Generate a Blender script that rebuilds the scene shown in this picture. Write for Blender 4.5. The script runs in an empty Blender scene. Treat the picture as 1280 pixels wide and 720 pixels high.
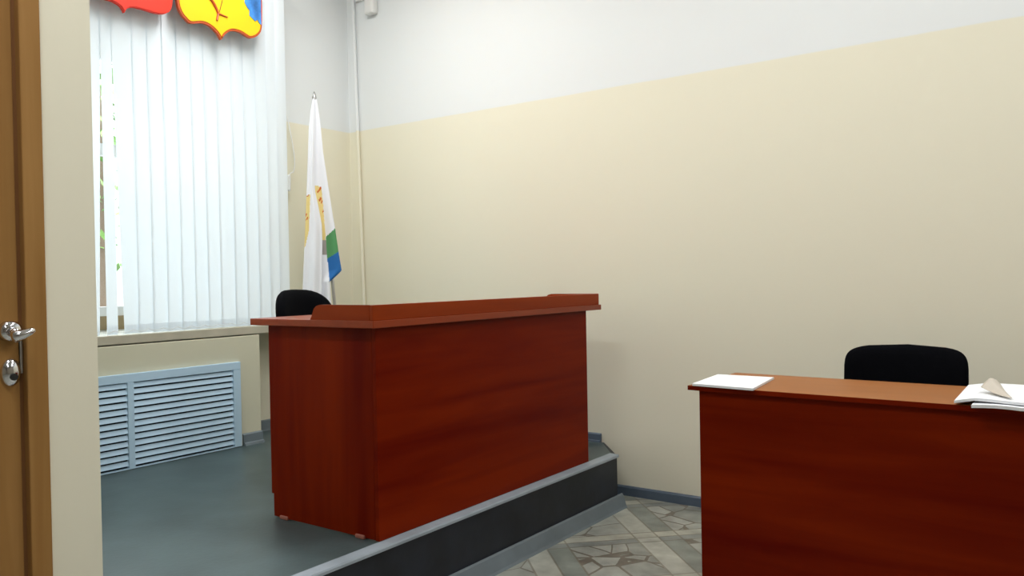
import bpy, bmesh, math, random
from mathutils import Vector, Matrix
random.seed(7)
PI = math.pi
sc = bpy.context.scene
C = sc.collection

# ------------------------------------------------------------------ helpers
def mat(name, col, rough=.6, metal=0, spec=.5, noise=None, bump=None):
    m = bpy.data.materials.new(name); m.use_nodes = True
    nt = m.node_tree; b = nt.nodes['Principled BSDF']
    b.inputs['Base Color'].default_value = (*col, 1)
    b.inputs['Roughness'].default_value = rough
    b.inputs['Metallic'].default_value = metal
    b.inputs['Specular IOR Level'].default_value = spec
    if noise or bump:
        tc = nt.nodes.new('ShaderNodeTexCoord')
    if noise:
        sca, amt = noise
        n = nt.nodes.new('ShaderNodeTexNoise'); n.inputs['Scale'].default_value = sca
        n.inputs['Detail'].default_value = 5
        nt.links.new(tc.outputs['Object'], n.inputs['Vector'])
        r = nt.nodes.new('ShaderNodeMapRange')
        r.inputs['From Min'].default_value = .3; r.inputs['From Max'].default_value = .7
        r.inputs['To Min'].default_value = 1 - amt; r.inputs['To Max'].default_value = 1 + amt
        nt.links.new(n.outputs['Fac'], r.inputs['Value'])
        v = nt.nodes.new('ShaderNodeVectorMath'); v.operation = 'SCALE'
        v.inputs[0].default_value = col
        nt.links.new(r.outputs['Result'], v.inputs['Scale'])
        nt.links.new(v.outputs['Vector'], b.inputs['Base Color'])
    if bump:
        sca, st = bump
        n = nt.nodes.new('ShaderNodeTexNoise'); n.inputs['Scale'].default_value = sca
        n.inputs['Detail'].default_value = 4
        nt.links.new(tc.outputs['Object'], n.inputs['Vector'])
        bp = nt.nodes.new('ShaderNodeBump'); bp.inputs['Strength'].default_value = st
        bp.inputs['Distance'].default_value = .01
        nt.links.new(n.outputs['Fac'], bp.inputs['Height'])
        nt.links.new(bp.outputs['Normal'], b.inputs['Normal'])
    return m

def wood(name, c1, c2, axis, rough=.42, stretch=12, sca=5.0, spec=.06):
    """laminate with grain running along the given axis (0 x, 1 y, 2 z)"""
    m = bpy.data.materials.new(name); m.use_nodes = True
    nt = m.node_tree; b = nt.nodes['Principled BSDF']; L = nt.links.new
    tc = nt.nodes.new('ShaderNodeTexCoord'); mp = nt.nodes.new('ShaderNodeMapping')
    s = [sca * 3] * 3; s[axis] = sca * 3 / stretch
    mp.inputs['Scale'].default_value = s
    L(tc.outputs['Object'], mp.inputs['Vector'])
    n = nt.nodes.new('ShaderNodeTexNoise'); n.inputs['Scale'].default_value = 1
    n.inputs['Detail'].default_value = 6; n.inputs['Distortion'].default_value = .6
    L(mp.outputs['Vector'], n.inputs['Vector'])
    n2 = nt.nodes.new('ShaderNodeTexNoise'); n2.inputs['Scale'].default_value = .35
    n2.inputs['Detail'].default_value = 2
    L(mp.outputs['Vector'], n2.inputs['Vector'])
    ad = nt.nodes.new('ShaderNodeMath'); ad.operation = 'ADD'
    L(n.outputs['Fac'], ad.inputs[0]); L(n2.outputs['Fac'], ad.inputs[1])
    r = nt.nodes.new('ShaderNodeMapRange')
    r.inputs['From Min'].default_value = .72; r.inputs['From Max'].default_value = 1.25
    L(ad.outputs[0], r.inputs['Value'])
    mx = nt.nodes.new('ShaderNodeMix'); mx.data_type = 'RGBA'
    mx.inputs[6].default_value = (*c1, 1); mx.inputs[7].default_value = (*c2, 1)
    L(r.outputs['Result'], mx.inputs[0]); L(mx.outputs[2], b.inputs['Base Color'])
    b.inputs['Roughness'].default_value = rough
    b.inputs['Specular IOR Level'].default_value = spec
    return m

def wall_paint(name, lower, upper, zsplit):
    m = mat(name, lower, .75, spec=.25, bump=(35, .035))
    nt = m.node_tree; b = nt.nodes['Principled BSDF']; L = nt.links.new
    g = nt.nodes.new('ShaderNodeNewGeometry'); s = nt.nodes.new('ShaderNodeSeparateXYZ')
    L(g.outputs['Position'], s.inputs[0])
    nz = nt.nodes.new('ShaderNodeTexNoise'); nz.inputs['Scale'].default_value = 3
    L(g.outputs['Position'], nz.inputs['Vector'])
    ma = nt.nodes.new('ShaderNodeMath'); ma.operation = 'MULTIPLY_ADD'
    ma.inputs[1].default_value = .008
    L(nz.outputs['Fac'], ma.inputs[0]); L(s.outputs['Z'], ma.inputs[2])
    r = nt.nodes.new('ShaderNodeMapRange')
    r.inputs['From Min'].default_value = zsplit; r.inputs['From Max'].default_value = zsplit + .008
    L(ma.outputs[0], r.inputs['Value'])
    mx = nt.nodes.new('ShaderNodeMix'); mx.data_type = 'RGBA'
    mx.inputs[6].default_value = (*lower, 1); mx.inputs[7].default_value = (*upper, 1)
    L(r.outputs['Result'], mx.inputs[0]); L(mx.outputs[2], b.inputs['Base Color'])
    return m

def obj(name, bm, m, parent=None, loc=(0, 0, 0), smooth=False):
    me = bpy.data.meshes.new(name)
    bmesh.ops.recalc_face_normals(bm, faces=bm.faces)
    bm.to_mesh(me); bm.free()
    for x in (m if isinstance(m, (list, tuple)) else [m]): me.materials.append(x)
    if smooth:
        for p in me.polygons: p.use_smooth = True
    o = bpy.data.objects.new(name, me); C.objects.link(o); o.location = loc
    if parent: o.parent = parent
    return o

def thing(name, label, cat, loc=(0, 0, 0), rotz=0, group=None):
    o = bpy.data.objects.new(name, None); C.objects.link(o)
    o.location = loc; o.rotation_euler = (0, 0, rotz); o.empty_display_size = .1
    o['label'] = label; o['category'] = cat
    if group: o['group'] = group
    return o

def tag(o, label, cat, group=None):
    o['label'] = label; o['category'] = cat
    if group: o['group'] = group
    return o

def struct(name, bm, m, parent=None, **k):
    o = obj(name, bm, m, parent, **k)
    if not parent: o['kind'] = 'structure'
    return o

def box(bm, a, b, bevel=0):
    x0, y0, z0 = a; x1, y1, z1 = b
    M = Matrix.Translation(((x0+x1)/2, (y0+y1)/2, (z0+z1)/2)) @ Matrix.Diagonal((abs(x1-x0), abs(y1-y0), abs(z1-z0), 1))
    r = bmesh.ops.create_cube(bm, size=1, matrix=M)
    if bevel:
        es = list({e for v in r['verts'] for e in v.link_edges})
        bmesh.ops.bevel(bm, geom=es, offset=bevel, segments=2, affect='EDGES', profile=.5)
    return bm

def B(a, b, bevel=0): return box(bmesh.new(), a, b, bevel)

def prism(bm, pts, axis, lo, hi):
    """closed polygon given in the two other axes, extruded along axis"""
    def P(p, t):
        q = list(p); q.insert(axis, t); return bm.verts.new(q)
    a = [P(p, lo) for p in pts]; b = [P(p, hi) for p in pts]
    bm.faces.new(a); bm.faces.new(b[::-1])
    n = len(pts)
    for i in range(n):
        bm.faces.new((a[i], b[i], b[(i+1) % n], a[(i+1) % n]))
    return bm

def tube(bm, pts, r, seg=12, caps=True):
    pts = [Vector(p) for p in pts]; rs = r if isinstance(r, (list, tuple)) else [r]*len(pts)
    rings = []; up = None
    for i, p in enumerate(pts):
        d = (pts[min(i+1, len(pts)-1)] - pts[max(i-1, 0)]).normalized()
        if up is None:
            up = Vector((0, 0, 1)) if abs(d.z) < .9 else Vector((1, 0, 0))
        x = d.cross(up).normalized(); y = x.cross(d).normalized(); up = y
        rings.append([bm.verts.new(p + rs[i]*(math.cos(2*PI*k/seg)*x + math.sin(2*PI*k/seg)*y)) for k in range(seg)])
    for a, b in zip(rings, rings[1:]):
        for k in range(seg):
            bm.faces.new((a[k], a[(k+1) % seg], b[(k+1) % seg], b[k]))
    if caps:
        bm.faces.new(rings[0][::-1]); bm.faces.new(rings[-1])
    return bm

def T(pts, r, seg=12): return tube(bmesh.new(), pts, r, seg)

def spline(pts, n=8):
    """Catmull-Rom through the points"""
    P = [Vector(p) for p in pts]; out = []
    for i in range(len(P)-1):
        p0 = P[max(i-1, 0)]; p1 = P[i]; p2 = P[i+1]; p3 = P[min(i+2, len(P)-1)]
        for k in range(n):
            t = k/n
            out.append(.5*((2*p1)+(p2-p0)*t+(2*p0-5*p1+4*p2-p3)*t*t+(3*p1-p0-3*p2+p3)*t**3))
    out.append(P[-1]); return out

def lerp_table(tab, z):
    """tab: list of (z, value), any order"""
    t = sorted(tab)
    if z <= t[0][0]: return t[0][1]
    for (a, va), (b, vb) in zip(t, t[1:]):
        if z <= b: return va + (vb-va)*(z-a)/(b-a)
    return t[-1][1]

def inside(p, poly):
    x, y = p; c = False; n = len(poly)
    for i in range(n):
        (x1, y1), (x2, y2) = poly[i], poly[(i+1) % n]
        if (y1 > y) != (y2 > y) and x < (x2-x1)*(y-y1)/(y2-y1)+x1: c = not c
    return c

# ------------------------------------------------------------------ materials
CREAM = (.79, .755, .61); WHITE = (.765, .79, .79)
M_wall = wall_paint('wall paint cream below white', CREAM, WHITE, 2.146)
M_cream_shade = mat('shaded cream wall paint', (.60, .585, .455), .75, spec=.25, bump=(35, .04))  # the wall's cream, darkened to carry the shade on the radiator box
M_white = mat('white emulsion', (.8, .81, .8), .8, spec=.2)
M_far = mat('dimmed unseen wall', (.30, .26, .20), .6)  # colour of the unseen walls, made darker to cut bounced light
M_plastic = mat('white plastic', (.8, .8, .78), .4)
M_lino = mat('grey linoleum', (.058, .088, .092), .36, noise=(5, .22), bump=(60, .05))
M_riser = mat('dark linoleum riser', (.009, .0125, .021), .5, noise=(7, .4), bump=(20, .08))
M_nosing = mat('grey nosing strip', (.31, .36, .41), .4, noise=(9, .12))
M_skirt = mat('blue grey skirting', (.15, .185, .21), .4, noise=(6, .15))
M_base = mat('slate blue baseboard', (.085, .115, .155), .4, noise=(6, .15))
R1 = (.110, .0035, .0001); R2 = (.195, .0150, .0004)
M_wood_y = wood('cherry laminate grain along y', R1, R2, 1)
M_wood_x = wood('cherry laminate grain along x', R1, R2, 0)
M_wood_z = wood('cherry laminate grain upright', R1, R2, 2)
M_top_y = wood('cherry worktop grain along y', (.20, .022, .001), (.28, .038, .003), 1, rough=.42, spec=.12)
M_work_y = wood('cherry worktop face grain along y', (.20, .022, .002), (.28, .038, .005), 1, rough=.32, spec=.35)
M_rim_x = wood('cherry rim grain along x', (.20, .022, .001), (.28, .038, .003), 0, rough=.42, spec=.12)
M_top_x = wood('cherry worktop with painted reflection grain along x', (.27, .088, .017), (.33, .115, .025), 0, rough=.45, spec=.3)  # tan carries the bright wall's reflection in the cherry top
M_oak = wood('varnished oak veneer', (.27, .135, .040), (.37, .20, .068), 2, rough=.4, stretch=18, sca=7)
M_oakshade = mat('shaded oak rebate', (.20, .085, .025), .5)  # oak darkened for the shade in the groove beside the leaf
M_chrome = mat('chrome', (.75, .76, .8), .12, 1)
M_steel = mat('brushed steel', (.5, .5, .5), .35, 1)
M_black = mat('black chair fabric', (.0018, .002, .0032), .9, spec=.06, bump=(400, .3))
M_blackp = mat('black metal', (.012, .012, .013), .4)
M_grille = mat('pale blue grey plastic grille', (.50, .69, .86), .45)
M_dark = mat('radiator recess shade', (.004, .012, .02), .8)  # near-black colour plays the shade inside the radiator box
M_sill = mat('beige window sill', (.47, .44, .35), .5, noise=(10, .08))
M_board = mat('brown window board', (.34, .25, .13), .6)
M_paper = mat('white paper', (.82, .84, .87), .7, spec=.2)
M_paper2 = mat('shaded beige paper', (.56, .51, .44), .7, spec=.2)  # beige darkened, the curled sheet's shade is part of the colour
M_clothw = mat('white flag cloth', (.80, .82, .86), .85, spec=.15)
M_clothy = mat('yellow flag print', (.76, .61, .25), .85, spec=.15)
M_clothr = mat('red flag print', (.55, .13, .03), .85, spec=.15)
M_clothg = mat('green flag stripe', (.10, .30, .12), .85, spec=.15)
M_clothb = mat('blue flag stripe', (.03, .15, .42), .85, spec=.15)
M_clothn = mat('grey brown flag print', (.35, .32, .30), .85, spec=.15)
M_emred = mat('red enamel', (.70, .036, .017), .45, spec=.25)
M_emyel = mat('yellow enamel', (.84, .50, .012), .4, spec=.3)
M_emrim = mat('orange red rim', (.48, .075, .012), .4)
M_emblue = mat('blue enamel', (.045, .20, .55), .35, noise=(13, .55))
M_emdark = mat('dark line', (.16, .05, .01), .5)
M_foot = mat('pinkish plastic glide', (.33, .12, .09), .5)
M_leaf = mat('green leaves', (.16, .30, .06), .6, noise=(3, .4))
M_bark = mat('bark', (.12, .08, .05), .9)
M_ground = mat('pale yard asphalt', (.20, .21, .20), .9)

def translucent(name, col, fac):
    m = bpy.data.materials.new(name); m.use_nodes = True
    nt = m.node_tree; nt.nodes.clear(); L = nt.links.new
    out = nt.nodes.new('ShaderNodeOutputMaterial'); mix = nt.nodes.new('ShaderNodeMixShader')
    d = nt.nodes.new('ShaderNodeBsdfDiffuse'); t = nt.nodes.new('ShaderNodeBsdfTranslucent')
    d.inputs['Color'].default_value = (*col, 1); t.inputs['Color'].default_value = (*col, 1)
    tc = nt.nodes.new('ShaderNodeTexCoord'); w = nt.nodes.new('ShaderNodeTexNoise')
    mp = nt.nodes.new('ShaderNodeMapping'); mp.inputs['Scale'].default_value = (1, 60, 6)
    L(tc.outputs['Object'], mp.inputs['Vector']); L(mp.outputs['Vector'], w.inputs['Vector'])
    w.inputs['Scale'].default_value = 6
    bp = nt.nodes.new('ShaderNodeBump'); bp.inputs['Strength'].default_value = .06; bp.inputs['Distance'].default_value = .003
    L(w.outputs['Fac'], bp.inputs['Height']); L(bp.outputs['Normal'], d.inputs['Normal'])
    mix.inputs['Fac'].default_value = fac
    L(d.outputs[0], mix.inputs[1]); L(t.outputs[0], mix.inputs[2]); L(mix.outputs[0], out.inputs[0])
    return m
M_slat = translucent('white woven blind fabric', (.85, .90, .935), .38)

def glass():
    m = bpy.data.materials.new('window glass'); m.use_nodes = True
    nt = m.node_tree; nt.nodes.clear(); L = nt.links.new
    out = nt.nodes.new('ShaderNodeOutputMaterial'); mix = nt.nodes.new('ShaderNodeMixShader')
    t = nt.nodes.new('ShaderNodeBsdfTransparent'); g = nt.nodes.new('ShaderNodeBsdfGlossy')
    g.inputs['Roughness'].default_value = .02
    lw = nt.nodes.new('ShaderNodeFresnel'); lw.inputs['IOR'].default_value = 1.3
    L(lw.outputs[0], mix.inputs[0]); L(t.outputs[0], mix.inputs[1]); L(g.outputs[0], mix.inputs[2])
    L(mix.outputs[0], out.inputs[0]); return m
M_glass = glass()

def stone_floor():
    """broken marble tiles in a diagonal grid of light and grey strips"""
    m = bpy.data.materials.new('broken marble mosaic floor'); m.use_nodes = True
    nt = m.node_tree; b = nt.nodes['Principled BSDF']; L = nt.links.new
    def math_(op, a, c=None):
        n = nt.nodes.new('ShaderNodeMath'); n.operation = op
        for i, v in enumerate((a, c)):
            if v is None: continue
            if isinstance(v, (int, float)): n.inputs[i].default_value = v
            else: L(v, n.inputs[i])
        return n.outputs[0]
    def mixc(f, a, c):
        n = nt.nodes.new('ShaderNodeMix'); n.data_type = 'RGBA'
        L(f, n.inputs[0])
        for i, v in ((6, a), (7, c)):
            if isinstance(v, tuple): n.inputs[i].default_value = (*v, 1)
            else: L(v, n.inputs[i])
        return n.outputs[2]
    g = nt.nodes.new('ShaderNodeNewGeometry'); s = nt.nodes.new('ShaderNodeSeparateXYZ')
    L(g.outputs['Position'], s.inputs[0]); X, Y = s.outputs['X'], s.outputs['Y']
    S = math_('FLOORED_MODULO', math_('SUBTRACT', math_('ADD', X, Y), .805), .722)
    D = math_('FLOORED_MODULO', math_('SUBTRACT', math_('SUBTRACT', Y, X), 4.70), .722)
    s_light = math_('LESS_THAN', S, .150); s_grey = math_('LESS_THAN', S, .285)
    d_light = math_('MULTIPLY', math_('GREATER_THAN', D, .085), math_('LESS_THAN', D, .185)); d_grey = math_('LESS_THAN', D, .185)
    nz = nt.nodes.new('ShaderNodeTexNoise'); nz.inputs['Scale'].default_value = 9
    nz.inputs['Detail'].default_value = 6; L(g.outputs['Position'], nz.inputs['Vector'])
    # broken stones
    v = nt.nodes.new('ShaderNodeTexVoronoi'); v.inputs['Scale'].default_value = 6.5
    ve = nt.nodes.new('ShaderNodeTexVoronoi'); ve.feature = 'DISTANCE_TO_EDGE'; ve.inputs['Scale'].default_value = 6.5
    dn = nt.nodes.new('ShaderNodeTexNoise'); dn.inputs['Scale'].default_value = 2.2
    L(g.outputs['Position'], dn.inputs['Vector'])
    vm = nt.nodes.new('ShaderNodeVectorMath'); vm.operation = 'MULTIPLY_ADD'
    vm.inputs[1].default_value = (.10, .10, 0)
    L(dn.outputs['Color'], vm.inputs[0]); L(g.outputs['Position'], vm.inputs[2])
    L(vm.outputs[0], v.inputs['Vector']); L(vm.outputs[0], ve.inputs['Vector'])
    sepc = nt.nodes.new('ShaderNodeSeparateColor'); L(v.outputs['Color'], sepc.inputs[0])
    stone = mixc(sepc.outputs[0], (.23, .24, .21), (.36, .37, .33))
    grout_f = math_('LESS_THAN', ve.outputs['Distance'], math_('MULTIPLY', sepc.outputs[1], .05))
    stone = mixc(grout_f, stone, (.165, .145, .115))
    col = mixc(s_grey, stone, (.225, .245, .215))
    col = mixc(d_grey, col, (.24, .255, .235))
    col = mixc(s_light, col, (.41, .415, .36))
    col = mixc(d_light, col, (.39, .39, .33))
    # thin brown seams at the strip edges
    def seam(V, at): return math_('LESS_THAN', math_('ABSOLUTE', math_('SUBTRACT', V, at)), .006)
    se = seam(S, .006)
    for V, at in ((S, .15), (S, .285), (D, .006), (D, .085), (D, .185)):
        se = math_('MAXIMUM', se, seam(V, at))
    col = mixc(math_('MULTIPLY', se, .6), col, (.16, .13, .09))
    r = nt.nodes.new('ShaderNodeMapRange'); r.inputs['From Min'].default_value = .3; r.inputs['From Max'].default_value = .7
    r.inputs['To Min'].default_value = .72; r.inputs['To Max'].default_value = 1.2
    L(nz.outputs['Fac'], r.inputs['Value'])
    sc_ = nt.nodes.new('ShaderNodeVectorMath'); sc_.operation = 'SCALE'
    L(col, sc_.inputs[0]); L(r.outputs[0], sc_.inputs['Scale'])
    L(sc_.outputs[0], b.inputs['Base Color'])
    b.inputs['Roughness'].default_value = .35
    return m
M_floor = stone_floor()

# ------------------------------------------------------------------ the room
PZ = .265          # top of the judge's platform
YW = 3.77          # main (painted) wall
XW = -4.03         # window wall, room face
CEIL = 3.35
struct('floor', B((-4.5, -3.2, -.12), (4.3, YW + .2, 0)), M_floor)
struct('ceiling', B((-4.5, -3.2, CEIL), (4.3, YW + .2, CEIL + .12)), M_white)
struct('wall_back', B((-4.5, YW, 0), (4.3, YW + .2, CEIL)), M_wall)
struct('wall_right', B((4.1, -3.2, 0), (4.3, YW, CEIL)), M_far)
struct('wall_front', B((-4.5, -3.2, 0), (4.3, -3.0, CEIL)), M_far)
# window wall with its opening
OY0, OY1, OZ0, OZ1 = 1.30, 2.90, .90, 2.46
bm = bmesh.new()
box(bm, (-4.5, 1.12, 0), (XW, YW, OZ0)); box(bm, (-4.5, 1.12, OZ1), (XW, YW, CEIL)); box(bm, (XW, 1.12, 2.405), (-3.825, 2.885, CEIL))  # last box: unseen beam added to sharpen the lintel shadow on the blind
box(bm, (-4.5, 1.12, OZ0), (XW, OY0, OZ1)); box(bm, (-4.5, OY1, OZ0), (XW, YW, OZ1))
struct('wall_window', bm, M_wall)
# near wall that carries the door, its end stands in front of the window bay
DX = -2.2
bm = bmesh.new()
box(bm, (DX - .2, .985, 0), (DX, 1.12, CEIL)); box(bm, (DX - .2, -3.0, 0), (DX, .02, CEIL))
box(bm, (DX - .2, .02, 2.12), (DX, .985, CEIL)); box(bm, (-4.5, .99, 0), (DX - .2, 1.12, CEIL))
struct('wall_door', bm, M_wall)

# door with casing
d = bpy.data.objects.new('door_1', None); C.objects.link(d); d['kind'] = 'structure'; d.location = (DX, .5, 0)
def dl(a): return (a[0]-DX, a[1]-.5, a[2])
obj('door_leaf', B(dl((DX-.06, .075, .01)), dl((DX-.008, .926, 2.05)), .003), M_oak, d)
bm = bmesh.new()
box(bm, dl((DX-.07, .935, 0)), dl((DX+.012, .986, 2.118)), .003)
box(bm, dl((DX-.07, .022, 0)), dl((DX+.012, .068, 2.118)), .003)
box(bm, dl((DX-.07, .068, 2.058)), dl((DX+.012, .935, 2.118)), .003)
obj('casing', bm, M_oak, d)
obj('rebate', B(dl((DX-.062, .924, 0)), dl((DX-.012, .937, 2.058))), M_oakshade, d)
# lever handle
hy, hz = .902, 1.039
bm = T([dl((DX-.010, hy, hz)), dl((DX+.006, hy, hz)), dl((DX+.012, hy, hz)), dl((DX+.014, hy, hz))], [.026, .026, .021, .012], 24)
tube(bm, [dl((DX+.012, hy, hz)), dl((DX+.040, hy-.002, hz-.004))], [.011, .010], 16)
h = obj('door_handle', bm, M_chrome, d, smooth=True)
bm = T([dl(p) for p in ((DX+.040, hy-.014, hz-.014), (DX+.043, hy-.008, hz-.012), (DX+.048, hy+.008, hz-.008), (DX+.052, hy+.026, hz-.001), (DX+.053, hy+.034, hz+.003))],
       [.010, .0165, .013, .0095, .006], 16)
obj('lever', bm, M_chrome, h, smooth=True)
bm = bmesh.new()
bmesh.ops.create_uvsphere(bm, u_segments=24, v_segments=14, radius=1,
    matrix=Matrix.Translation(dl((DX-.008, .904, .934))) @ Matrix.Diagonal((.016, .024, .036, 1)))
e = obj('lock_escutcheon', bm, M_chrome, d, smooth=True)
obj('lock_cylinder', T([dl((DX+.004, .905, .924)), dl((DX+.012, .905, .924))], .009, 16), M_blackp, e)
obj('latch_plate', B(dl((DX-.010, .926, .93)), dl((DX-.004, .9315, 1.03))), M_steel, d)

# judge's platform with a chamfered corner by the main wall
XE = -1.914
plat = [(-4.03, 1.12), (XE, 1.12), (XE, 3.53), (-2.12, YW), (-4.03, YW)]
bm = bmesh.new(); prism(bm, plat, 2, 0, PZ - .003)
struct('trim_1', bm, M_riser)
bm = bmesh.new(); prism(bm, [(-4.03, 1.12), (XE - .041, 1.12), (XE - .041, 3.545), (-2.135, YW), (-4.03, YW)], 2, PZ - .003, PZ)
struct('floor_platform', bm, M_lino)
bm = bmesh.new()
prism(bm, [(XE - .041, PZ - .003), (XE - .041, PZ + .003), (XE + .005, PZ + .002), (XE + .008, PZ - .003), (XE + .008, PZ - .012), (XE, PZ - .012), (XE, PZ - .003)], 1, 1.12, 3.535)
struct('trim_2', bm, M_nosing)
# sloping skirting at the foot of the step
bm = bmesh.new()
prism(bm, [(XE, 0), (XE, .066), (XE + .007, .069), (XE + .012, .062), (XE + .030, .010), (XE + .036, 0)], 1, 1.12, 3.565)
struct('trim_3', bm, M_skirt)
# baseboards
bm = bmesh.new(); prism(bm, [(YW, 0), (YW - .016, 0), (YW - .014, .042), (YW - .008, .049), (YW, .05)], 0, -2.10, 4.1)
struct('baseboard_back', bm, M_base)
bm = bmesh.new(); prism(bm, [(YW, PZ), (YW - .022, PZ), (YW - .020, PZ + .008), (YW - .014, PZ + .010), (YW - .012, PZ + .040), (YW, PZ + .045)], 0, -4.03, -2.135)
struct('baseboard_platform', bm, M_base)

# radiator box below the window, sill on top
XB = -3.76
struct('trim_4', B((XW, 1.12, PZ), (XB, 2.815, .863), .005), M_cream_shade)
bm = bmesh.new(); prism(bm, [(XB, PZ), (XB + .028, PZ), (XB + .024, PZ + .012), (XB + .014, PZ + .016), (XB + .012, PZ + .058), (XB, PZ + .064)], 1, 2.69, 2.815)
struct('baseboard_radiator', bm, M_skirt)
bm = bmesh.new(); prism(bm, [(XW, PZ), (XW + .02, PZ), (XW + .016, PZ + .012), (XW + .012, PZ + .058), (XW, PZ + .064)], 1, 2.815, YW - .03)
struct('baseboard_window', bm, M_skirt)

w = bpy.data.objects.new('window_1', None); C.objects.link(w); w['kind'] = 'structure'; w.location = (-4.35, 2.1, 0)
def wl(a): return (a[0]+4.35, a[1]-2.1, a[2])
obj('window_sill', B(wl((-4.33, 1.125, .868)), wl((XB + .001, 3.30, .912)), .004), M_sill, w)
FX0, FX1 = -4.40, -4.33
bm = bmesh.new()
for y0, y1 in ((OY0, OY0+.07), (2.06, 2.15), (OY1-.07, OY1)):
    box(bm, wl((FX0, y0, OZ0)), wl((FX1, y1, OZ1)))
for z0, z1 in ((.985, 1.035), (1.86, 1.92), (OZ1-.07, OZ1)):
    box(bm, wl((FX0, OY0, z0)), wl((FX1, OY1, z1)))
obj('window_frame', bm, M_plastic, w)
obj('window_board', B(wl((-4.41, OY0, .912)), wl((-4.31, OY1, .985)), .003), M_board, w)
for y0, y1 in ((OY0+.07, 2.06), (2.15, OY1-.07)):
    for z0, z1 in ((1.035, 1.86), (1.92, OZ1-.07)):
        obj('pane', B(wl((-4.37, y0, z0)), wl((-4.364, y1, z1))), M_glass, w)

# radiator grille
g = thing('radiator_grille', 'pale blue-grey louvred radiator grille set in the cream box below the window', 'grille', (XB, 2.15, PZ))
def gl(a): return (a[0]-XB, a[1]-2.15, a[2]-PZ)
GZ0, GZ1, GY0, GY1 = .268, .726, 1.55, 2.672
bm = bmesh.new()
box(bm, gl((XB+.001, GY0, GZ1-.042)), gl((XB+.022, GY1, GZ1)), .002)
box(bm, gl((XB+.001, GY1-.045, GZ0)), gl((XB+.022, GY1, GZ1-.042)), .002)
box(bm, gl((XB+.001, GY0, GZ0)), gl((XB+.022, GY0+.04, GZ1-.042)), .002)
box(bm, gl((XB+.001, GY0+.04, GZ0)), gl((XB+.020, GY1-.045, GZ0+.006)))
obj('frame', bm, M_grille, g)
obj('mullion', B(gl((XB+.001, 2.042, GZ0)), gl((XB+.022, 2.073, GZ1-.042)), .002), M_grille, g)
obj('recess_shade', B(gl((XB+.0005, GY0+.01, GZ0)), gl((XB+.002, GY1-.01, GZ1-.01))), M_dark, g)  # dark sheet on the solid box, painted as shade behind the louvres
for y0, y1 in ((GY0+.041, 2.041), (2.074, GY1-.046)):
    bm = bmesh.new(); n = 13; zt, zb = GZ1-.045, GZ0+.008; p = (zt-zb)/n
    for k in range(n):
        z = zb + p*k
        prism(bm, [(.008, z+p*.99-PZ), (.011, z+p*.99-PZ), (.019, z+p*.30-PZ), (.017, z+p*.26-PZ), (.014, z+p*.30-PZ)], 1, y0-2.15, y1-2.15)
    obj('louvre_panel', bm, M_grille, g)

# ------------------------------------------------------------------ vertical blind
SX = -3.775
bl = thing('vertical_blind', 'white vertical fabric blind hanging in front of the window', 'blind', (SX, 2.3, 3.0))
def bL(a): return (a[0]-SX, a[1]-2.3, a[2]-3.0)
bm = B(bL((SX-.022, 1.6, 2.99)), bL((SX+.022, 3.06, 3.035)), .003)
hr = obj('headrail', bm, M_plastic, bl)
for y in (1.75, 2.9): obj('bracket', B(bL((XW, y-.015, 3.03)), bL((SX+.01, y+.015, 3.045))), M_steel, hr)
# right-hand edges of the slats as they hang; the first two hang a little apart
edges = [(1.66, 1.74), (1.735, 1.815), (1.815, 1.90), (1.905, 1.936), (1.966, 2.024), (2.051, 2.127), (2.121, 2.206), (2.199, 2.282), (2.276, 2.362),
         (2.355, 2.439), (2.433, 2.514), (2.507, 2.591), (2.584, 2.680), (2.672, 2.757), (2.750, 2.836), (2.829, 2.912), (2.904, 2.979), (2.971, 3.040)]
ztop, zbot = 2.99, .913
for i, (y0, y1) in enumerate(edges):
    if i >= 5 or i < 3: y1 += .005
    dy = (y1-y0); ang = .008 + .004*random.random()
    tw = random.uniform(-.006, .006)
    bm = bmesh.new(); nz, ny = 26, 6; grid = []
    for a in range(nz+1):
        t = a/nz; z = ztop + (zbot + random.Random(i).uniform(0, .006) - ztop)*t; row = []
        for c in range(ny+1):
            u = c/ny
            # slats a little more closed towards the top, so the gaps narrow upwards
            yy = y0 + dy*u + (.05*(1-t)*u if i == 3 else -.045*(1-t)*(1-u) if i == 5 else 0)
            xx = SX - (u-.5)*(ang+tw*math.sin(3*t)) + .0025*math.sin(PI*u)
            row.append(bm.verts.new(bL((xx, yy, z))))
        grid.append(row)
    for a in range(nz):
        for c in range(ny):
            bm.faces.new((grid[a][c], grid[a][c+1], grid[a+1][c+1], grid[a+1][c]))
    s_ = obj('slat', bm, M_slat, bl, smooth=True)
    # weight pocket at the bottom
    pts = [bL((SX - (u-.5)*ang + .0025*math.sin(PI*u) + .0025, y0 + .003 + (dy-.006)*u, 0)) for u in (0, .25, .5, .75, 1)]
    bm = bmesh.new(); bot = []; top = []
    for p in pts:
        bot.append(bm.verts.new((p[0], p[1], zbot + .007 - 3.0))); top.append(bm.verts.new((p[0], p[1], zbot + .047 - 3.0)))
    for k in range(4): bm.faces.new((bot[k], bot[k+1], top[k+1], top[k]))
    obj('weight_pocket', bm, M_slat, s_)
bm = bmesh.new()
for (a0, a1), (b0, b1) in zip(edges, edges[1:]):
    ya, yb = (a0+a1)/2, (b0+b1)/2
    tube(bm, [bL(p) for p in spline([(SX+.018, ya, .935), (SX+.020, (ya+yb)/2, .924), (SX+.018, yb, .935)], 4)], .0012, 6)
obj('bottom_chain', bm, M_plastic, bl)
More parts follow.
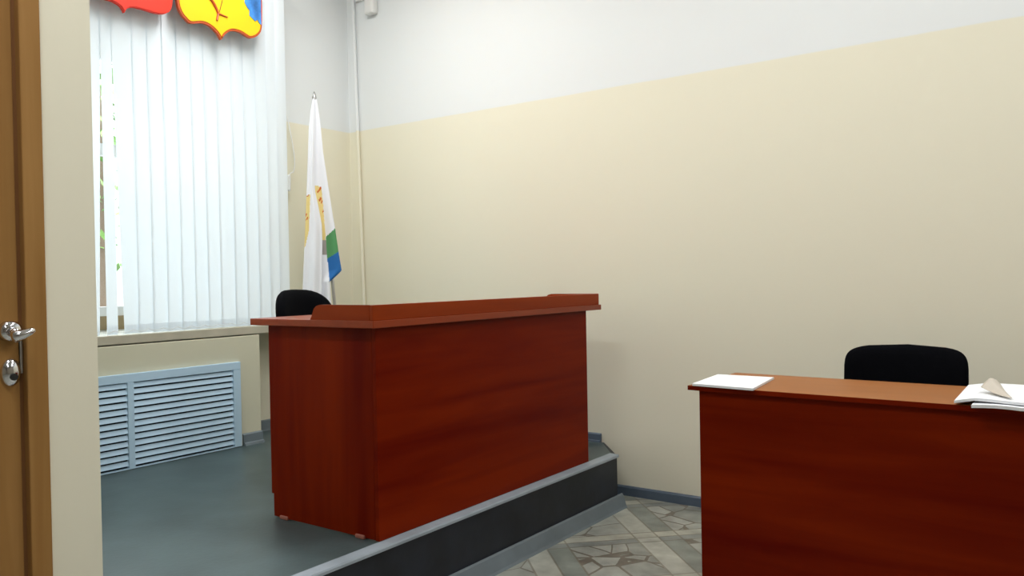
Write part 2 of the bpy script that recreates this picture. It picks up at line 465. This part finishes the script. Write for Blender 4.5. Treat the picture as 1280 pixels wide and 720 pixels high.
# pull cord looping at the right edge with its weight
cp = spline([(-3.93, 3.05, 3.0), (-3.965, 3.10, 2.6), (-3.985, 3.18, 2.3), (-3.985, 3.235, 2.10), (-3.985, 3.268, 1.93), (-3.985, 3.262, 1.84), (-3.985, 3.235, 1.82), (-3.985, 3.225, 1.80)], 6)
o = obj('pull_cord', T([bL(p) for p in cp], .0032, 6), M_plastic, bl)
obj('cord_weight', T([bL((-3.985, 3.222, z)) for z in (1.81, 1.80, 1.72, 1.71)], [.006, .012, .012, .006], 12), M_plastic, o)

# ------------------------------------------------------------------ shields hanging in front of the blind
EX = -3.70
def offset(poly, d):
    n = len(poly); out = []
    area = sum(poly[i][0]*poly[(i+1) % n][1]-poly[(i+1) % n][0]*poly[i][1] for i in range(n))
    sg = 1 if area > 0 else -1
    for i in range(n):
        a, b, c = Vector(poly[i-1]), Vector(poly[i]), Vector(poly[(i+1) % n])
        n1 = Vector((-(b-a).y, (b-a).x)).normalized(); n2 = Vector((-(c-b).y, (c-b).x)).normalized()
        m_ = (n1+n2); m_ = m_/max(.35, m_.length_squared/2)/1 if m_.length > .01 else n1
        m_ = (n1+n2).normalized() / max(.6, math.sqrt(max(0.01, (1+n1.dot(n2))/2)))
        out.append(tuple(b + sg*d*m_))
    return out
def shield(name, label, low, ytop, face_m, rim_m, rimw):
    cy = sum(p[0] for p in low)/len(low)
    t = thing(name, label, 'emblem', (EX, cy, 2.45), group=None)
    pl = [(p[0]-cy, p[1]-2.45) for p in low] + [(low[-1][0]-cy, ytop-2.45), (low[0][0]-cy, ytop-2.45)]
    bm = bmesh.new(); prism(bm, pl, 0, -.012, .006); obj('plate', bm, rim_m, t)
    bm = bmesh.new(); prism(bm, offset(pl, rimw), 0, .0065, .0085); obj('face', bm, face_m, t)
    for yy in (low[0][0]-cy+.08, low[-1][0]-cy-.08):
        obj('hanging_wire', T([(-.003, yy, ytop-2.46), (-.003, yy, CEIL-2.45)], .0015, 6), M_steel, t)
    return t, cy
half = [(2.045, 2.437), (2.050, 2.449), (2.060, 2.462), (2.075, 2.470), (2.096, 2.476), (2.140, 2.477), (2.199, 2.475), (2.225, 2.477), (2.250, 2.484), (2.272, 2.498), (2.284, 2.515), (2.291, 2.540), (2.294, 2.58)]
low = [(2*2.045-y, z) for y, z in half[:0:-1]] + half
shield('red_shield_emblem', 'red shield-shaped emblem with pointed bottom, hanging before the blind beside the near wall', low, 2.95, M_emred, M_emred, .004)
low = [tuple(p)[:2] for p in spline([(v[0], v[1], 0) for v in [(2.316, 2.70), (2.318, 2.572), (2.332, 2.52), (2.362, 2.487), (2.394, 2.473), (2.450, 2.489), (2.484, 2.489), (2.516, 2.478), (2.544, 2.458), (2.566, 2.430)]], 4)]
low += [tuple(p)[:2] for p in spline([(v[0], v[1], 0) for v in [(2.566, 2.430), (2.597, 2.470), (2.637, 2.494), (2.687, 2.496), (2.727, 2.484), (2.755, 2.482), (2.794, 2.504), (2.820, 2.541), (2.827, 2.60), (2.829, 2.71)]], 4)][1:]
ye, cy = shield('yellow_shield_emblem', 'yellow shield-shaped emblem with red bow and blue cloud, hanging before the blind', low, 2.98, M_emyel, M_emrim, .011)
def el(y, z, x=.010): return (x, y-cy, z-2.45)
bm = bmesh.new()
tube(bm, [el(y, z) for y, z in ((2.44, 2.80), (2.475, 2.70), (2.501, 2.630), (2.524, 2.606), (2.541, 2.580), (2.548, 2.560), (2.540, 2.524))], [.006, .007, .008, .008, .007, .006, .006], 8)
tube(bm, [el(2.548, 2.562), el(2.604, 2.556)], [.005, .004], 8)
obj('bow', bm, M_emrim, ye)
obj('bow_string', T([el(2.556, 2.572), el(2.577, 2.642), el(2.60, 2.74)], .0022, 6), M_emdark, ye)
bm = bmesh.new()
prism(bm, [(y-cy, z-2.45) for y, z in ((2.700, 2.80), (2.715, 2.70), (2.712, 2.665), (2.728, 2.640), (2.744, 2.628), (2.742, 2.600), (2.760, 2.590), (2.778, 2.578), (2.792, 2.590), (2.804, 2.575), (2.817, 2.568), (2.818, 2.80))], 0, .0086, .0115)
obj('cloud', bm, M_emblue, ye)

# ------------------------------------------------------------------ flag in the corner
fl = thing('flag', 'white flag with yellow print and green-blue stripe, draped on a pole in the corner', 'flag', (-3.70, 3.25, PZ))
tdir = Vector((.643, .766, 0)); ndir = Vector((.766, -.643, 0))
def fp(s, z, dn=0): return tdir*s + ndir*dn + Vector((0, 0, z-PZ))
def pole_s(z): return -.044 + (2.26-z)*.0745
obj('pole', T([fp(pole_s(z), z, -.025) for z in (PZ+.03, 1.0, 2.235)], .010, 14), M_steel, fl, smooth=True)
bm = T([fp(-.045, z, -.025) for z in (2.225, 2.235, 2.25, 2.265, 2.287)], [.012, .012, .014, .009, .001], 14)
obj('finial', bm, M_steel, fl, smooth=True)
s0 = pole_s(PZ+.03)
obj('stand', T([fp(s0, z, -.025) for z in (PZ, PZ+.012, PZ+.022, PZ+.03, PZ+.12)], [.15, .15, .06, .022, .018], 28), M_blackp, fl, smooth=False)
left = [(2.234, -.056), (2.157, -.070), (2.062, -.081), (1.636, -.104), (1.399, -.118), (1.092, -.137), (.80, -.155)]
right = [(2.225, -.031), (2.112, -.015), (1.922, -.001), (1.732, .023), (1.542, .048), (1.465, .060), (1.327, .077), (1.216, .093), (1.190, .068), (1.151, .024), (.80, .034)]
foldt = [(2.234, -.046), (2.0, -.050), (1.75, -.054), (1.684, -.052), (1.599, -.035), (1.494, -.018), (1.399, -.016), (1.113, -.024), (.80, -.03)]
green = [(.060, 1.468), (.006, 1.420), (.011, 1.289), (.079, 1.329)]
blue = [(.011, 1.289), (.079, 1.329), (.096, 1.212), (.021, 1.149)]
ylf = [(-.125, 1.652), (-.080, 1.668), (-.086, 1.56), (-.094, 1.447), (-.118, 1.352), (-.130, 1.36)]
yrt = [(-.055, 1.722), (-.016, 1.718), (-.006, 1.589), (.004, 1.399), (-.03, 1.399)]
brn = [(-.03, 1.399), (.007, 1.399), (.010, 1.308), (-.03, 1.31)]
reds = [(-.105, 1.660, .012), (-.092, 1.668, .012), (-.108, 1.545, .011), (-.100, 1.525, .010), (-.112, 1.515, .008), (-.022, 1.705, .012), (-.034, 1.690, .010), (-.024, 1.640, .013), (-.015, 1.625, .009), (-.008, 1.57, .008)]
bm = bmesh.new(); NZ, NA, NB = 230, 30, 34; zt, zb = 2.234, .80; rows = []
for a in range(NZ+1):
    z = zt + (zb-zt)*a/NZ; k = a/NZ
    l, r, f = lerp_table(left, z), lerp_table(right, z), lerp_table(foldt, z)
    row = []
    for c in range(NA+1):
        u = c/NA; s = l + (f-l)*u
        dn = .012 + .026*k*math.sin(PI*u) + .010*k*math.sin(u*11+2*k) + .006*(u)
        row.append((s, z, dn))
    st = f - .022*min(1, k*4)
    for c in range(1, NB+1):
        u = c/NB; s = st + (r-st)*u
        dn = -.006 + .016*k*math.sin(u*7+1.0+1.5*k) + .004*u
        row.append((s, z, min(dn, .010)))
    rows.append([(p, bm.verts.new(fp(*p))) for p in row])
for a in range(NZ):
    for c in range(NA+NB):
        q = (rows[a][c], rows[a][c+1], rows[a+1][c+1], rows[a+1][c])
        fce = bm.faces.new([v for _, v in q])
        ctr = (sum(p[0] for p, _ in q)/4, sum(p[1] for p, _ in q)/4); i = 0
        isA = c < NA
        if isA and inside(ctr, ylf): i = 1
        if not isA:
            if inside(ctr, yrt): i = 1
            if inside(ctr, brn): i = 5
            if inside(ctr, green): i = 3
            if inside(ctr, blue): i = 4
        if i == 1:
            for (rs, rz, rr) in reds:
                if abs(ctr[0]-rs) < rr*.55 and abs(ctr[1]-rz) < rr and abs((ctr[0]-rs)*.9-(ctr[1]-rz)*.5) < rr*.45: i = 2
        fce.material_index = i
me_o = obj('cloth', bm, [M_clothw, M_clothy, M_clothr, M_clothg, M_clothb, M_clothn], fl, smooth=True)

# ------------------------------------------------------------------ conduit and box on the main wall
cd = obj('conduit_pipe', T([(-3.953, YW-.02, 3.3), (-3.951, YW-.02, 3.0), (-3.930, YW-.02, 2.148), (-3.902, YW-.02, 1.0), (-3.885, YW-.02, PZ+.045)], .012, 12), M_wall, smooth=True)
tag(cd, 'thin painted pipe running up the wall in the corner behind the flag', 'pipe')
bx = thing('junction_box', 'small white rounded plastic box high on the wall at the top edge', 'box', (-3.776, YW, 2.95))
bm = B((-.040, -.055, -.072), (.040, 0, .10), .014); obj('cover', bm, M_plastic, bx, smooth=False)
obj('cable_duct', B((-.155, -.022, .045), (-.038, 0, .062), .003), M_plastic, bx)

# ------------------------------------------------------------------ main (judge's) desk
dk = thing('judge_desk', 'cherry wood desk with raised rim standing on the grey platform', 'desk', (-2.25, 2.63, PZ))
def kl(a): return (a[0]+2.25, a[1]-2.63, a[2]-PZ)
XF, YL, YR, TZ0, TZ1 = -1.952, 1.925, 3.318, .990, 1.015
obj('front_panel', B(kl((XF-.018, YL, PZ+.004)), kl((XF, YR, TZ0)), .0012), M_wood_y, dk)
prof = [(-2.517, TZ0), (-2.517, PZ+.09), (-2.505, PZ+.09), (-2.505, PZ+.006), (XF-.0185, PZ+.006), (XF-.0185, TZ0)]
for y0, y1 in ((YL, YL+.018), (YR-.018, YR)):
    bm = bmesh.new(); prism(bm, [(x+2.25, z-PZ) for x, z in prof], 1, y0-2.63, y1-2.63)
    obj('side_panel', bm, M_wood_z, dk)
obj('worktop', B(kl((-2.585, 1.894, TZ0)), kl((-1.930, 3.427, TZ1)), .002), M_work_y, dk)
PT = 1.068
obj('front_rim', B(kl((-1.954, 1.901, TZ1)), kl((-1.937, 3.416, PT)), .0015), M_top_y, dk)
for y0, y1 in ((1.901, 1.918), (3.399, 3.416)):
    bm = bmesh.new()
    prism(bm, [(x+2.25, z-PZ) for x, z in ((-1.9545, TZ1), (-1.9545, PT), (-2.200, PT), (-2.218, PT-.004), (-2.232, PT-.014), (-2.244, TZ1+.012), (-2.252, TZ1))], 1, y0-2.63, y1-2.63)
    obj('side_rim', bm, M_rim_x, dk)
for x, y in ((-2.447, YL+.006), (-2.043, YL+.006), (-2.447, YR-.012), (-2.043, YR-.012)):
    obj('foot_glide', B(kl((x-.022, y-.012, PZ)), kl((x+.022, y+.012, PZ+.014)), .003), M_foot, dk)

# ------------------------------------------------------------------ right desk
d2 = thing('side_desk', 'cherry wood desk with papers on it standing on the stone floor at right', 'desk', (-.45, 2.93, 0), math.radians(-1.9))
# local x along the desk, y depth
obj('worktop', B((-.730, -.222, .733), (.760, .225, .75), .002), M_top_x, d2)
obj('shaded_edge', B((-.7305, -.2235, .7335), (.7605, -.2215, .7495), .0005), M_wood_x, d2)  # strip added in plain cherry so the unlit edge stays darker than the top
obj('shaded_edge', B((-.7315, -.2215, .7335), (-.7295, .2245, .7495), .0005), M_wood_y, d2)
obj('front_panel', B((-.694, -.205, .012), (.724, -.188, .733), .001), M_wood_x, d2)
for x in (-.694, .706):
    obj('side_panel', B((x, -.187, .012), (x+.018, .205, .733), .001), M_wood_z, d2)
for x in (-.685, .715):
    for y in (-.16, .17):
        obj('foot_glide', B((x-.012, y-.02, 0), (x+.012, y+.02, .012), .002), M_foot, d2)

def P2(x, y, z=0):   # a point of the right desk's top in room coordinates
    a = math.radians(-1.9); return (-.45 + x*math.cos(a)-y*math.sin(a), 2.93 + x*math.sin(a)+y*math.cos(a), z)

# paper pad at the left end
bm = bmesh.new()
prism(bm, [(-1.168, 2.728), (-1.190, 3.030), (-.972, 3.036), (-.938, 2.704)], 2, .7505, .7585)
o = obj('paper_pad', bm, M_paper)
tag(o, 'flat white paper pad at the left end of the right desk', 'paper')

# loose papers at the right end
def sheet(name, corners, z0, nx, ny, fn, th, m, label, group=None):
    bm = bmesh.new(); top = []; bot = []
    (ax, ay), (bx_, by), (cx, cy_), (dx, dy) = corners
    for j in range(ny+1):
        v = j/ny; rt = []; rb = []
        for i in range(nx+1):
            u = i/nx
            x = (ax*(1-u)+bx_*u)*(1-v)+(dx*(1-u)+cx*u)*v; y = (ay*(1-u)+by*u)*(1-v)+(dy*(1-u)+cy_*u)*v
            q = fn(u, v); ox, oy, oz = q
            rt.append(bm.verts.new((x+ox, y+oy, z0+th+oz))); rb.append(bm.verts.new((x+ox, y+oy, z0+oz)))
        top.append(rt); bot.append(rb)
    for j in range(ny):
        for i in range(nx):
            bm.faces.new((top[j][i], top[j][i+1], top[j+1][i+1], top[j+1][i]))
            bm.faces.new((bot[j][i], bot[j+1][i], bot[j+1][i+1], bot[j][i+1]))
    for i in range(nx):
        bm.faces.new((top[0][i], bot[0][i], bot[0][i+1], top[0][i+1])); bm.faces.new((top[ny][i], top[ny][i+1], bot[ny][i+1], bot[ny][i]))
    for j in range(ny):
        bm.faces.new((top[j][0], top[j+1][0], bot[j+1][0], bot[j][0])); bm.faces.new((top[j][nx], bot[j][nx], bot[j+1][nx], top[j+1][nx]))
    o = obj(name, bm, m, smooth=False); tag(o, label, 'paper', group); return o
sheet('document_stack', [(-.282, 2.655), (.02, 2.645), (.03, 3.00), (-.275, 3.02)], .7505, 10, 6,
      lambda u, v: (0, 0, .0035*abs(math.sin(7*u))*(1-v)), .009, M_paper, 'lower layer of white documents lying at the right end of the right desk')
sheet('document_bundle', [(-.330, 2.690), (.04, 2.66), (.06, 3.09), (-.335, 3.085)], .7655, 14, 8,
      lambda u, v: (0, 0, -.010*max(0, 1-u*7)+.002*math.sin(9*u)*(1-v)), .008, M_paper, 'upper layer of white documents under a curled sheet on the right desk')
# sheet whose loose corner curls up clear of the pile
bm = bmesh.new(); apex = Vector((-.183, 2.700, .7785))
rim = spline([(-.272, 2.81, .793), (-.263, 2.83, .806), (-.251, 2.85, .8165), (-.238, 2.868, .811), (-.228, 2.88, .798)], 5)
NR = 12; rows = []
for r_ in range(NR+1):
    k = .03 + .97*r_/NR
    rows.append([bm.verts.new(apex.lerp(p, k) - Vector((0, 0, .004*math.sin(PI*k)))) for p in rim])
for r_ in range(NR):
    for a in range(len(rim)-1):
        bm.faces.new((rows[r_][a], rows[r_][a+1], rows[r_+1][a+1], rows[r_+1][a]))
o = obj('curled_sheet', bm, M_paper2, smooth=True)
tag(o, 'thin beige sheet curling up from the documents on the right desk', 'paper')
so = o.modifiers.new('thickness', 'SOLIDIFY'); so.thickness = .0012; so.offset = 0

# ------------------------------------------------------------------ office chairs
def chair(name, label, loc, rot, w, htop, hb, sq, mats=(M_black, M_blackp)):
    t = thing(name, label, 'chair', loc, rot)
    # local +x is the direction the sitter faces; backrest = padded rounded shell
    H = htop-hb; cz = hb+H/2; bm = bmesh.new(); NU, NV = 40, 5
    def outline(a, sc_):
        ca, sa = math.cos(a), math.sin(a)
        ex = sq if sa > 0 else 3.4
        y = math.copysign(abs(ca)**(2/ex), ca)*w/2*(1-.10*max(0, -sa)); z = math.copysign(abs(sa)**(2/ex), sa)*H/2
        z += .014*(1-(2*y/w)**2) if sa > 0 else 0
        return y*sc_, z*sc_
    rings = []
    for x, sc_ in ((.030, .90), (.045, .78), (0.026, .97), (.012, 1.0), (-.004, 1.0), (-.016, .96), (-.022, .86)):
        pass
    order = [(.043, .55), (.040, .80), (.032, .93), (.018, 1.0), (-.004, 1.0), (-.016, .95), (-.022, .82), (-.024, .55)]
    for x, sc_ in order:
        ring = []
        for k in range(NU):
            y, z = outline(2*PI*k/NU, sc_)
            ring.append(bm.verts.new((x - .22 + .35*y*y/(w*.5)*.9 - .10*(z/H)*.3 , y, cz+z)))
        rings.append(ring)
    for a, b in zip(rings, rings[1:]):
        for k in range(NU): bm.faces.new((a[k], a[(k+1) % NU], b[(k+1) % NU], b[k]))
    for ring, x in ((rings[0], .044), (rings[-1], -.025)):
        c = bm.verts.new((x-.22, 0, cz))
        for k in range(NU): bm.faces.new((ring[k], ring[(k+1) % NU], c))
    obj('backrest', bm, mats[0], t, smooth=True)
    bm = B((-.20, -.225, .43), (.22, .225, .485), .022); obj('seat', bm, mats[0], t)
    for s in (-1, 1):
        obj('back_bracket', T(spline([(-.16, s*.12, .42), (-.23, s*.12, .45), (-.245, s*.12, .55), (-.245, s*.12, cz)], 5), .009, 10), mats[1], t, smooth=True)
    for sx in (-1, 1):
        for s in (-1, 1):
            obj('leg', T([(sx*.16, s*.165, .43), (sx*.19, s*.175, 0)], .011, 10), mats[1], t, smooth=True)
    for s in (-1, 1):
        obj('stretcher', T([(-.175, s*.170, .2), (.175, s*.170, .2)], .008, 8), mats[1], t, smooth=True)
        obj('seat_rail', T([(s*.16, -.165, .42), (s*.16, .165, .42)], .009, 8), mats[1], t, smooth=True)
    return t
chair('office_chair', 'black padded chair behind the desk on the platform', (-2.80, 2.515, PZ), math.radians(14), .41, .837, .50, 3.3)
chair('office_chair', 'black padded chair behind the right desk against the wall', (-.585, 3.24, 0), math.radians(-90), .435, .848, .48, 8.0)

# ------------------------------------------------------------------ outside the window
struct('ground', B((-40, -25, -1.2), (-4.6, 30, -1.0)), M_ground)
tr = thing('tree', 'leafy green tree outside seen through the gaps of the blind', 'tree', (-11.5, 5.9, -1.0))
obj('trunk', T([(0, 0, 0), (.05, .03, 1.5), (-.05, .1, 3.2), (.05, 0, 5.0)], [.16, .13, .10, .05], 10), M_bark, tr, smooth=True)
bm = bmesh.new()
for i in range(2200):
    p = Vector((random.gauss(0, .9), random.gauss(0, 1.1), random.gauss(4.3, .9)))
    if p.z < 2.2: continue
    q = Matrix.Rotation(random.uniform(0, 6.3), 3, 'Z') @ Matrix.Rotation(random.uniform(-1.2, 1.2), 3, 'X')
    L_ = random.uniform(.05, .10)
    vs = [bm.verts.new(p + q @ Vector(v)) for v in ((-L_*.5, 0, 0), (0, L_, 0), (L_*.5, 0, 0), (0, -L_, 0))]
    bm.faces.new(vs)
obj('foliage', bm, M_leaf, tr)

# ------------------------------------------------------------------ light
wd = bpy.data.worlds.new('World'); sc.world = wd; wd.use_nodes = True
bg = wd.node_tree.nodes['Background']
bg.inputs['Color'].default_value = (.82, .94, 1.0, 1)
_n = wd.node_tree.nodes; _l = wd.node_tree.links.new
_tc = _n.new('ShaderNodeTexCoord'); _sx = _n.new('ShaderNodeSeparateXYZ'); _mr = _n.new('ShaderNodeMapRange')
_l(_tc.outputs['Generated'], _sx.inputs[0]); _l(_sx.outputs['Z'], _mr.inputs['Value'])
_mr.inputs['From Min'].default_value = 0; _mr.inputs['From Max'].default_value = .8
_mr.inputs['To Min'].default_value = 2.0; _mr.inputs['To Max'].default_value = 10.5
_l(_mr.outputs[0], bg.inputs['Strength'])
def area(name, loc, rot, sx, sy, power, col):
    l = bpy.data.lights.new(name, 'AREA'); l.shape = 'RECTANGLE'; l.size = sx; l.size_y = sy
    l.energy = power; l.color = col
    o = bpy.data.objects.new(name, l); C.objects.link(o); o.location = loc; o.rotation_euler = rot; return o
for x, y, p in ((-2.9, 2.5, 36), (-.9, 2.5, 23), (.9, 2.5, 25), (2.6, 2.5, 20), (-1.35, .45, 31), (.6, -.6, 14), (2.4, -.6, 10)):
    area('ceiling_lamp', (x, y, CEIL-.05), (0, 0, 0), 1.2, .3, p, (1, 1, .99))

# ------------------------------------------------------------------ camera
cam = bpy.data.cameras.new('camera'); co = bpy.data.objects.new('camera', cam); C.objects.link(co)
cam.sensor_width = 36; cam.lens = 36*1006/1280; cam.clip_start = .05
Rv = Vector((.81207066, .58328151, -.01799788)); Uv = Vector((.00802391, .01967804, .99977417)); Fv = Vector((-.58350396, .81203168, -.01129976))
m3 = Matrix((Rv, Uv, -Fv)).transposed()
co.matrix_world = Matrix.Translation((0, 0, 1.147)) @ m3.to_4x4()
sc.camera = co

sc.view_settings.view_transform = 'Standard'; sc.view_settings.look = 'None'
sc.view_settings.exposure = 0; sc.view_settings.gamma = 1; sc.view_settings.use_curve_mapping = False
sc.cycles.max_bounces = 8; sc.cycles.diffuse_bounces = 5; sc.cycles.sample_clamp_indirect = 6
sc.cycles.use_denoising = True
